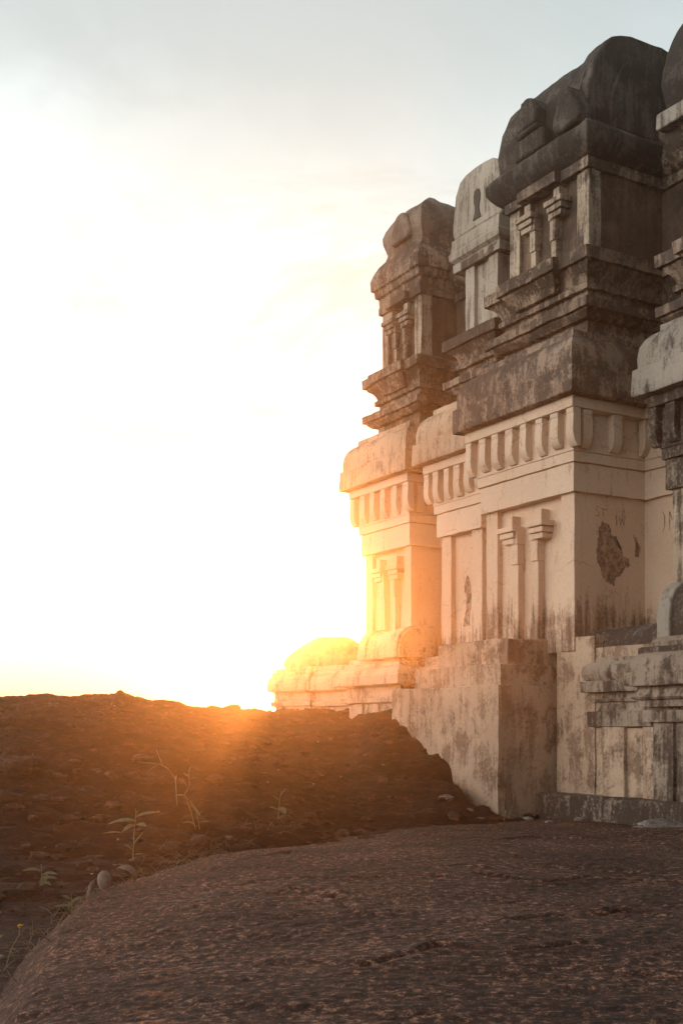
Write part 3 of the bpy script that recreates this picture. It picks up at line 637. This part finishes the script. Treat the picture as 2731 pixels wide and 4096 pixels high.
for i, (x, y, h, lab) in enumerate([(-1.95, 8.3, 0.16, 'small dull weed at the dark bottom of the gully, left of the dry leaves'),
                                   (-2.15, 7.1, 0.17, 'low dark weed at the slab edge near the lower left corner'),
                                   (-2.35, 9.0, 0.22, 'thin dull weed on the dark hillside at the left'),
                                   (-1.20, 10.9, 0.16, 'low green tuft just above the end of the slab edge'),
                                   (0.06, 12.9, 0.12, 'tiny weed at the far edge of the slab under the hill'),
                                   (1.92, 13.62, 0.13, 'tiny grey green weed at the buttress tip')]):
    lv = []
    rnd = random.Random(i + 40)
    for k in range(6):
        t = rnd.uniform(0, 6.28)
        lv.append(((0, 0, h * 0.15 * k), (math.cos(t), math.sin(t) * 0.6 - 0.3, rnd.uniform(0.2, 0.8)), h * rnd.uniform(0.5, 0.8), h * 0.28, 0.25))
    plant('weed', x, y, lab, [[(0, 0, -0.02), (0.01, 0, h * 0.5), (0.0, 0.01, h)]], lv, 'dimleaf', (0.004, 0.002), GR)
def tower_at(a, b, z): return (CX - math.sin(TH) * a + math.cos(TH) * b, CY + math.cos(TH) * a + math.sin(TH) * b, z + EYE)
for i, (a, b, z, lab) in enumerate([(1.15, -0.12, 4.68, 'small dry tuft growing on top of the black cornice of the broad bay')]):
    rnd = random.Random(i + 70); lv = []
    for k in range(9):
        t = rnd.uniform(0, 6.28)
        lv.append(((0, 0, 0), (math.cos(t) * 0.6, math.sin(t) * 0.6, rnd.uniform(0.5, 1.2)), rnd.uniform(0.07, 0.15), 0.012, 0.25))
    plant('grass_tuft', 0, 0, lab, [[(0, 0, -0.03), (0.004, 0, 0.05), (0.01, 0, 0.10)]], lv, 'dimleaf', (0.003, 0.002), None, loc=tower_at(a, b, z))
# flower at the left edge
fx, fy = -1.93, 6.9
F = empty('daisy', (fx, fy, top_z(fx, fy))); tag(F, 'small daisy with a yellow head on a bent stalk at the left edge', 'flower')
mb = MB(); mb.tube([(-0.08, 0, 0), (-0.05, 0, 0.10), (0.0, 0, 0.19), (0.004, 0, 0.235)], 0.003, 0.0025); mb.build('stem', M['stem'], F)
mb = MB(); mb.rings([[(0.004 + r * math.cos(t), r * math.sin(t), z) for t in [k * 0.6283 for k in range(10)]] for r, z in ((0.006, 0.23), (0.014, 0.238), (0.015, 0.246), (0.008, 0.253))]); mb.build('flower_head', M['disc'], F)
mb = MB()
for k in range(5): leaf_mesh(mb, (0.012, 0, 0.243), (math.cos(k * 0.5 - 0.9), math.sin(k * 0.5 - 0.9), 0.5), (0, 0, 1), 0.016, 0.009, 0.1, n=3)
mb.build('petals', M['petal'], F, angle=80)
# dry leaves at the slab edge
def dry_leaf(x, y, L, W, rz, tilt, curl, label, z=0.0):
    mb = MB(); n, m = 8, 6; vs = []
    for i in range(n + 1):
        t = i / n - 0.5; w = W * 0.5 * (1 - (2 * abs(t)) ** 2.6) + W * 0.06
        for j in range(m + 1):
            s = j / m * 2 - 1; a = s * curl
            vs.append((w * math.sin(a) / max(curl, 0.1), L * t, w * math.cos(a) * 0.8 - 0.1 * L * (2 * t) ** 2 + 0.006 * math.sin(9 * t + 3 * s)))
    for i in range(n):
        for j in range(m):
            mb.f.append((i * (m + 1) + j, i * (m + 1) + j + 1, (i + 1) * (m + 1) + j + 1, (i + 1) * (m + 1) + j))
    mb.v = vs
    o = mb.build('dry_leaf', M['dry'], None, 0.004, 9, angle=80)
    md = o.modifiers.new('thickness', 'SOLIDIFY'); md.thickness = 0.0025
    o.location = (x, y, top_z(x, y) + z); o.rotation_euler = (R(tilt), 0, R(rz))
    tag(o, label, 'leaf', 'dry leaves fallen in the gully'); return o
dry_leaf(-1.70, 8.25, 0.19, 0.11, 10, 52, 1.2, 'large pale grey dry leaf standing curled at the slab edge', 0.09)
dry_leaf(-1.575, 8.45, 0.18, 0.11, 70, 25, 0.8, 'brownish dry leaf lying right of the large pale one', 0.07)
dry_leaf(-1.80, 8.25, 0.18, 0.05, -18, 62, 1.3, 'narrow folded dry leaf leaning left of the large pale one', 0.10)
dry_leaf(1.63, 13.45, 0.30, 0.16, 80, 10, 0.8, 'curled brown dry leaf by the buttress tip', 0.0)

def stone(name, x, y, r, label, mat='stone', squash=(1, 1, 0.6), sink=0.3, group=None, seed=0, rz=0):
    import bmesh
    bm = bmesh.new(); bmesh.ops.create_icosphere(bm, subdivisions=4, radius=1.0)
    for v in bm.verts:
        p = v.co.copy(); q = p * 1.1 + Vector((seed * 3.7, seed * 1.3, 0))
        k = 1 + 0.35 * mnoise.noise(q) + 0.16 * mnoise.noise(q * 2.6) + 0.07 * mnoise.noise(q * 7)
        p *= k
        p.x, p.y, p.z = p.x * squash[0] * r, p.y * squash[1] * r, p.z * squash[2] * r
        v.co = p
    me = bpy.data.meshes.new(name); bm.to_mesh(me); bm.free(); me.shade_smooth(); me.set_sharp_from_angle(angle=R(35)); me.materials.append(M[mat])
    o = bpy.data.objects.new(name, me); COL.objects.link(o)
    o.location = (x, y, top_z(x, y) + r * squash[2] * (1 - 2 * sink)); o.rotation_euler = (0, 0, rz)
    tag(o, label, 'stone', group); return o
CG = 'stones on the crest of the red hill'
stone('boulder', -3.16, 16.6, 0.17, 'rounded knob of rock, tallest of those on the crest', 'hill', (1.1, 1, 0.8), 0.38, CG, 1)
stone('boulder', -2.98, 16.7, 0.16, 'low knob of rock right of the tallest one on the crest', 'hill', (1.2, 1, 0.55), 0.4, CG, 2)
stone('boulder', -3.40, 16.5, 0.20, 'flat ridge stone left of the tallest knob on the crest', 'hill', (1.6, 1, 0.4), 0.4, CG, 3)
stone('boulder', -4.75, 16.3, 0.22, 'low hump of rock on the crest near the left edge', 'hill', (1.6, 1, 0.4), 0.42, CG, 4)
HG = 'reddish rocks on the dark hillside'
stone('rock', -3.35, 12.0, 0.22, 'angular reddish rock on the hillside near the left edge', 'stone', (1.3, 0.8, 0.55), 0.35, HG, 5)
stone('rock', -3.05, 12.2, 0.17, 'tilted reddish rock right of the angular one on the hillside', 'stone', (1.2, 0.8, 0.6), 0.35, HG, 6)
stone('rock', -3.15, 10.8, 0.16, 'dark reddish rock, lowest on the hillside at the left edge', 'stone', (1, 0.8, 0.7), 0.35, HG, 7)
stone('flat_stone', 3.62, 12.35, 0.36, 'flat pale edged stone at the foot of the plinth', 'palestone', (1.4, 0.8, 0.25), 0.4, None, 8, 0.3)
PG = 'pebbles along the edge of the slab'
for i, (x, y, r, lab) in enumerate([(-1.20, 10.35, 0.035, 'small pale pebble where the slab edge meets the gully'), (-1.05, 10.75, 0.03, 'white pebble next along the slab edge'),
                                    (-0.75, 11.6, 0.05, 'brown pebble on the slab edge below the seedling'), (1.42, 13.4, 0.05, 'small pebble left of the curled brown leaf'),
                                    (2.35, 13.0, 0.04, 'pale pebble on the slab before the plinth')]):
    stone('pebble', x, y, r, lab, 'palestone' if i in (1, 4) else 'stone', (1.2, 1, 0.7), 0.3, PG, 11 + i)

FG = 'fallen plaster fragments at the foot of the buttress'
for i, (x, y, r, lab) in enumerate([(1.25, 13.75, 0.07, 'plaster fragment on the soil, farthest from the buttress tip'), (1.52, 13.7, 0.05, 'small plaster fragment above the curled brown leaf'),
                                    (2.22, 13.72, 0.06, 'plaster fragment against the plinth end right of the buttress tip'), (0.85, 14.6, 0.06, 'plaster fragment up the slope below the buttress edge'),
                                    (2.75, 13.35, 0.05, 'plaster crumb on the rock under the middle of the plinth')]):
    stone('plaster_fragment', x, y, r, lab, 'palestone', (1.2, 0.9, 0.55), 0.3, FG, 31 + i, i * 1.3)

# loose chips and gravel on the hillside
rnd = random.Random(21); mb = MB()
for k in range(2600):
    y = rnd.uniform(8.0, 19.5); x = rnd.uniform(-0.36, 0.10) * y
    r = 0.012 + 0.085 * rnd.random() ** 4.5
    z = float(ground_z(np.array([x]), np.array([y]))[0]) + EYE
    n = 6; rr = []
    for hz, hr in ((-0.5, 0.8), (0.1, 1.0), (0.55, 0.55)):
        rr.append([(x + r * hr * rnd.uniform(0.7, 1.3) * math.cos(t) * 1.3, y + r * hr * rnd.uniform(0.7, 1.3) * math.sin(t), z + r * hz * rnd.uniform(0.7, 1.2)) for t in [6.283 * j / n for j in range(n)]])
    mb.rings(rr)
tag(mb.build('rubble', M['stone'], angle=30), 'small stone chips scattered over the red hillside', 'gravel', None, 'stuff')

# dry grass and litter along the gully
mb = MB(); rnd = random.Random(5)
for k in range(420):
    t = rnd.random()
    y = 5.6 + 6.4 * t ** 0.9
    rho = math.sqrt(max(0.02, 1 - ((y - 4.5) / 9.6) ** 2)); ex = 2.6 - 4.6 * rho
    x = ex - 0.05 + rnd.gauss(-0.12, 0.16); z = top_z(x, y)
    a = rnd.uniform(0, 6.28); L = rnd.uniform(0.05, 0.2); e = rnd.uniform(0.0, 0.9)
    p0 = Vector((x, y, z - 0.005)); d = Vector((math.cos(a) * math.cos(e), math.sin(a) * math.cos(e), math.sin(e)))
    mb.tube([p0, p0 + d * L * 0.5 + Vector((0, 0, 0.01)), p0 + d * L - Vector((0, 0, 0.02 * rnd.random()))], 0.0028, 0.0012, 3)
tag(mb.build('dry_grass', M['straw']), 'thin dry grass and twigs scattered along the gully beside the slab', 'grass', None, 'stuff')

# ------------------------------------------------------------------ light, sky, air
SUN_AZ, SUN_EL = R(-1.8), R(5.3)       # azimuth from straight ahead (+Y), to the left
sd = Vector((math.sin(SUN_AZ) * math.cos(SUN_EL), math.cos(SUN_AZ) * math.cos(SUN_EL), math.sin(SUN_EL)))
sun = bpy.data.lights.new('sun', 'SUN'); sun.energy = 4.3; sun.angle = R(0.6); sun.color = (1.0, 0.34, 0.075)
so = bpy.data.objects.new('sun', sun); COL.objects.link(so); so.location = sd * 60
so.rotation_euler = (-sd).to_track_quat('-Z', 'Y').to_euler()

w = bpy.data.worlds.new('World'); sc.world = w; w.use_nodes = True
nt = NT(w); nt.n.clear()
out = nt.new('ShaderNodeOutputWorld')
sky = nt.new('ShaderNodeTexSky', sky_type='NISHITA', sun_disc=False, sun_elevation=SUN_EL, sun_rotation=SUN_AZ, air_density=1.0, dust_density=1.5, ozone_density=1.0)
tc = nt.new('ShaderNodeTexCoord')
dirv = nt.vmath('NORMALIZE', tc.outputs['Generated'])
dt = nt.math('MAXIMUM', nt.vmath('DOT_PRODUCT', dirv, tuple(sd)), 0.0)
sep = nt.new('ShaderNodeSeparateXYZ'); nt.link(dirv, sep.inputs[0])
# cloud sheet: direction projected on a flat layer overhead
den = nt.math('MAXIMUM', nt.math('ADD', sep.outputs['Z'], 0.12), 0.05)
cu = nt.new('ShaderNodeCombineXYZ')
nt.link(nt.math('DIVIDE', sep.outputs['X'], den), cu.inputs[0]); nt.link(nt.math('DIVIDE', sep.outputs['Y'], den), cu.inputs[1])
cn = nt.noise(cu.outputs[0], 0.9, 7, 0.55, 0.5)
cover = nt.step(cn, 0.36, 0.62)
# a bright bank of thin cloud in the sunward half, duller towards the zenith and behind the viewer
hl = nt.new('ShaderNodeVectorMath', operation='NORMALIZE')
hv = nt.new('ShaderNodeCombineXYZ'); nt.link(sep.outputs['X'], hv.inputs[0]); nt.link(sep.outputs['Y'], hv.inputs[1])
nt.link(hv.outputs[0], hl.inputs[0])
az = nt.math('MULTIPLY', nt.math('ADD', nt.vmath('DOT_PRODUCT', hl.outputs[0], (-0.2, 0.98, 0)), 1.0), 0.5)
left_fill = nt.math('POWER', nt.math('MAXIMUM', nt.vmath('DOT_PRODUCT', hl.outputs[0], (-0.995, -0.10, 0)), 0.0), 1.6)   # unseen bright cloud added at the left to light the facade
n2 = nt.noise(cu.outputs[0], 1.5, 6, 0.6, 0.4)
elv = nt.math('ADD', sep.outputs['Z'], nt.math('MULTIPLY', nt.math('SUBTRACT', cn, 0.5), 0.42))
band = nt.step(elv, 0.56, 0.34)
wisp = nt.math('MULTIPLY', nt.step(n2, 0.47, 0.62), nt.step(sep.outputs['Z'], 0.03, 0.14))
bin_ = nt.math('MULTIPLY', nt.math('MULTIPLY', band, az), nt.math('SUBTRACT', 0.30, nt.math('MULTIPLY', wisp, 0.30)))
glow = nt.math('MULTIPLY', nt.math('POWER', dt, 60.0), 0.12)
st = nt.math('ADD', nt.math('ADD', bin_, glow), nt.math('MULTIPLY', nt.math('MULTIPLY', band, left_fill), 3.4))
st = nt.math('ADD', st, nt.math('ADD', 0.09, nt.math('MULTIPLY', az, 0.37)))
bg1 = nt.new('ShaderNodeBackground'); nt.link(sky.outputs[0], bg1.inputs['Color']); bg1.inputs['Strength'].default_value = 0.05
bg2 = nt.new('ShaderNodeBackground')
ccol = nt.mix(nt.math('MAXIMUM', nt.math('POWER', dt, 40.0), nt.math('MULTIPLY', left_fill, band)), (0.86, 0.99, 1.0, 1), (1.0, 0.92, 0.82, 1))
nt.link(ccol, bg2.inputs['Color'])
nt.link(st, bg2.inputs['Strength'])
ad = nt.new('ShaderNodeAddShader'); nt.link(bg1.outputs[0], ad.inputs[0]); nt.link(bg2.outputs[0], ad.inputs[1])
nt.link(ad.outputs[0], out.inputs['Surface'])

HAZE = True
if HAZE:  # haze volume added to make the low sun's glow
    mb = MB(); mb.rings([[(-430, -430, z), (430, -430, z), (430, 430, z), (-430, 430, z)] for z in (-3.0, 11.5)])
    hm = bpy.data.materials.new('haze'); hm.use_nodes = True; ht = NT(hm); ht.n.clear()
    ho = ht.new('ShaderNodeOutputMaterial'); pv = ht.new('ShaderNodeVolumePrincipled')
    pv.inputs['Color'].default_value = (0.92, 0.76, 0.58, 1); pv.inputs['Density'].default_value = 0.0042; pv.inputs['Anisotropy'].default_value = 0.91
    ht.link(pv.outputs[0], ho.inputs['Volume'])
    tag(mb.build('haze', hm), 'thin warm haze added to spread the glow of the low sun', None, None, 'stuff')

cam = bpy.data.cameras.new('camera'); co = bpy.data.objects.new('camera', cam); COL.objects.link(co)
co.location = (0, 0, EYE); co.rotation_euler = (R(90), 0, 0)
cam.sensor_fit = 'VERTICAL'; cam.sensor_height = 36.0; cam.sensor_width = 24.0; cam.lens = 4600 / 4096 * 36.0
cam.shift_y = (2900 - 2048) / 4096; cam.shift_x = 0.0
cam.clip_start = 0.05; cam.clip_end = 3000
sc.camera = co

sc.view_settings.view_transform = 'Standard'; sc.view_settings.look = 'None'; sc.view_settings.gamma = 1.0
sc.view_settings.exposure = 0.3
sc.render.engine = 'CYCLES'
sc.cycles.use_denoising = True
sc.cycles.max_bounces = 6
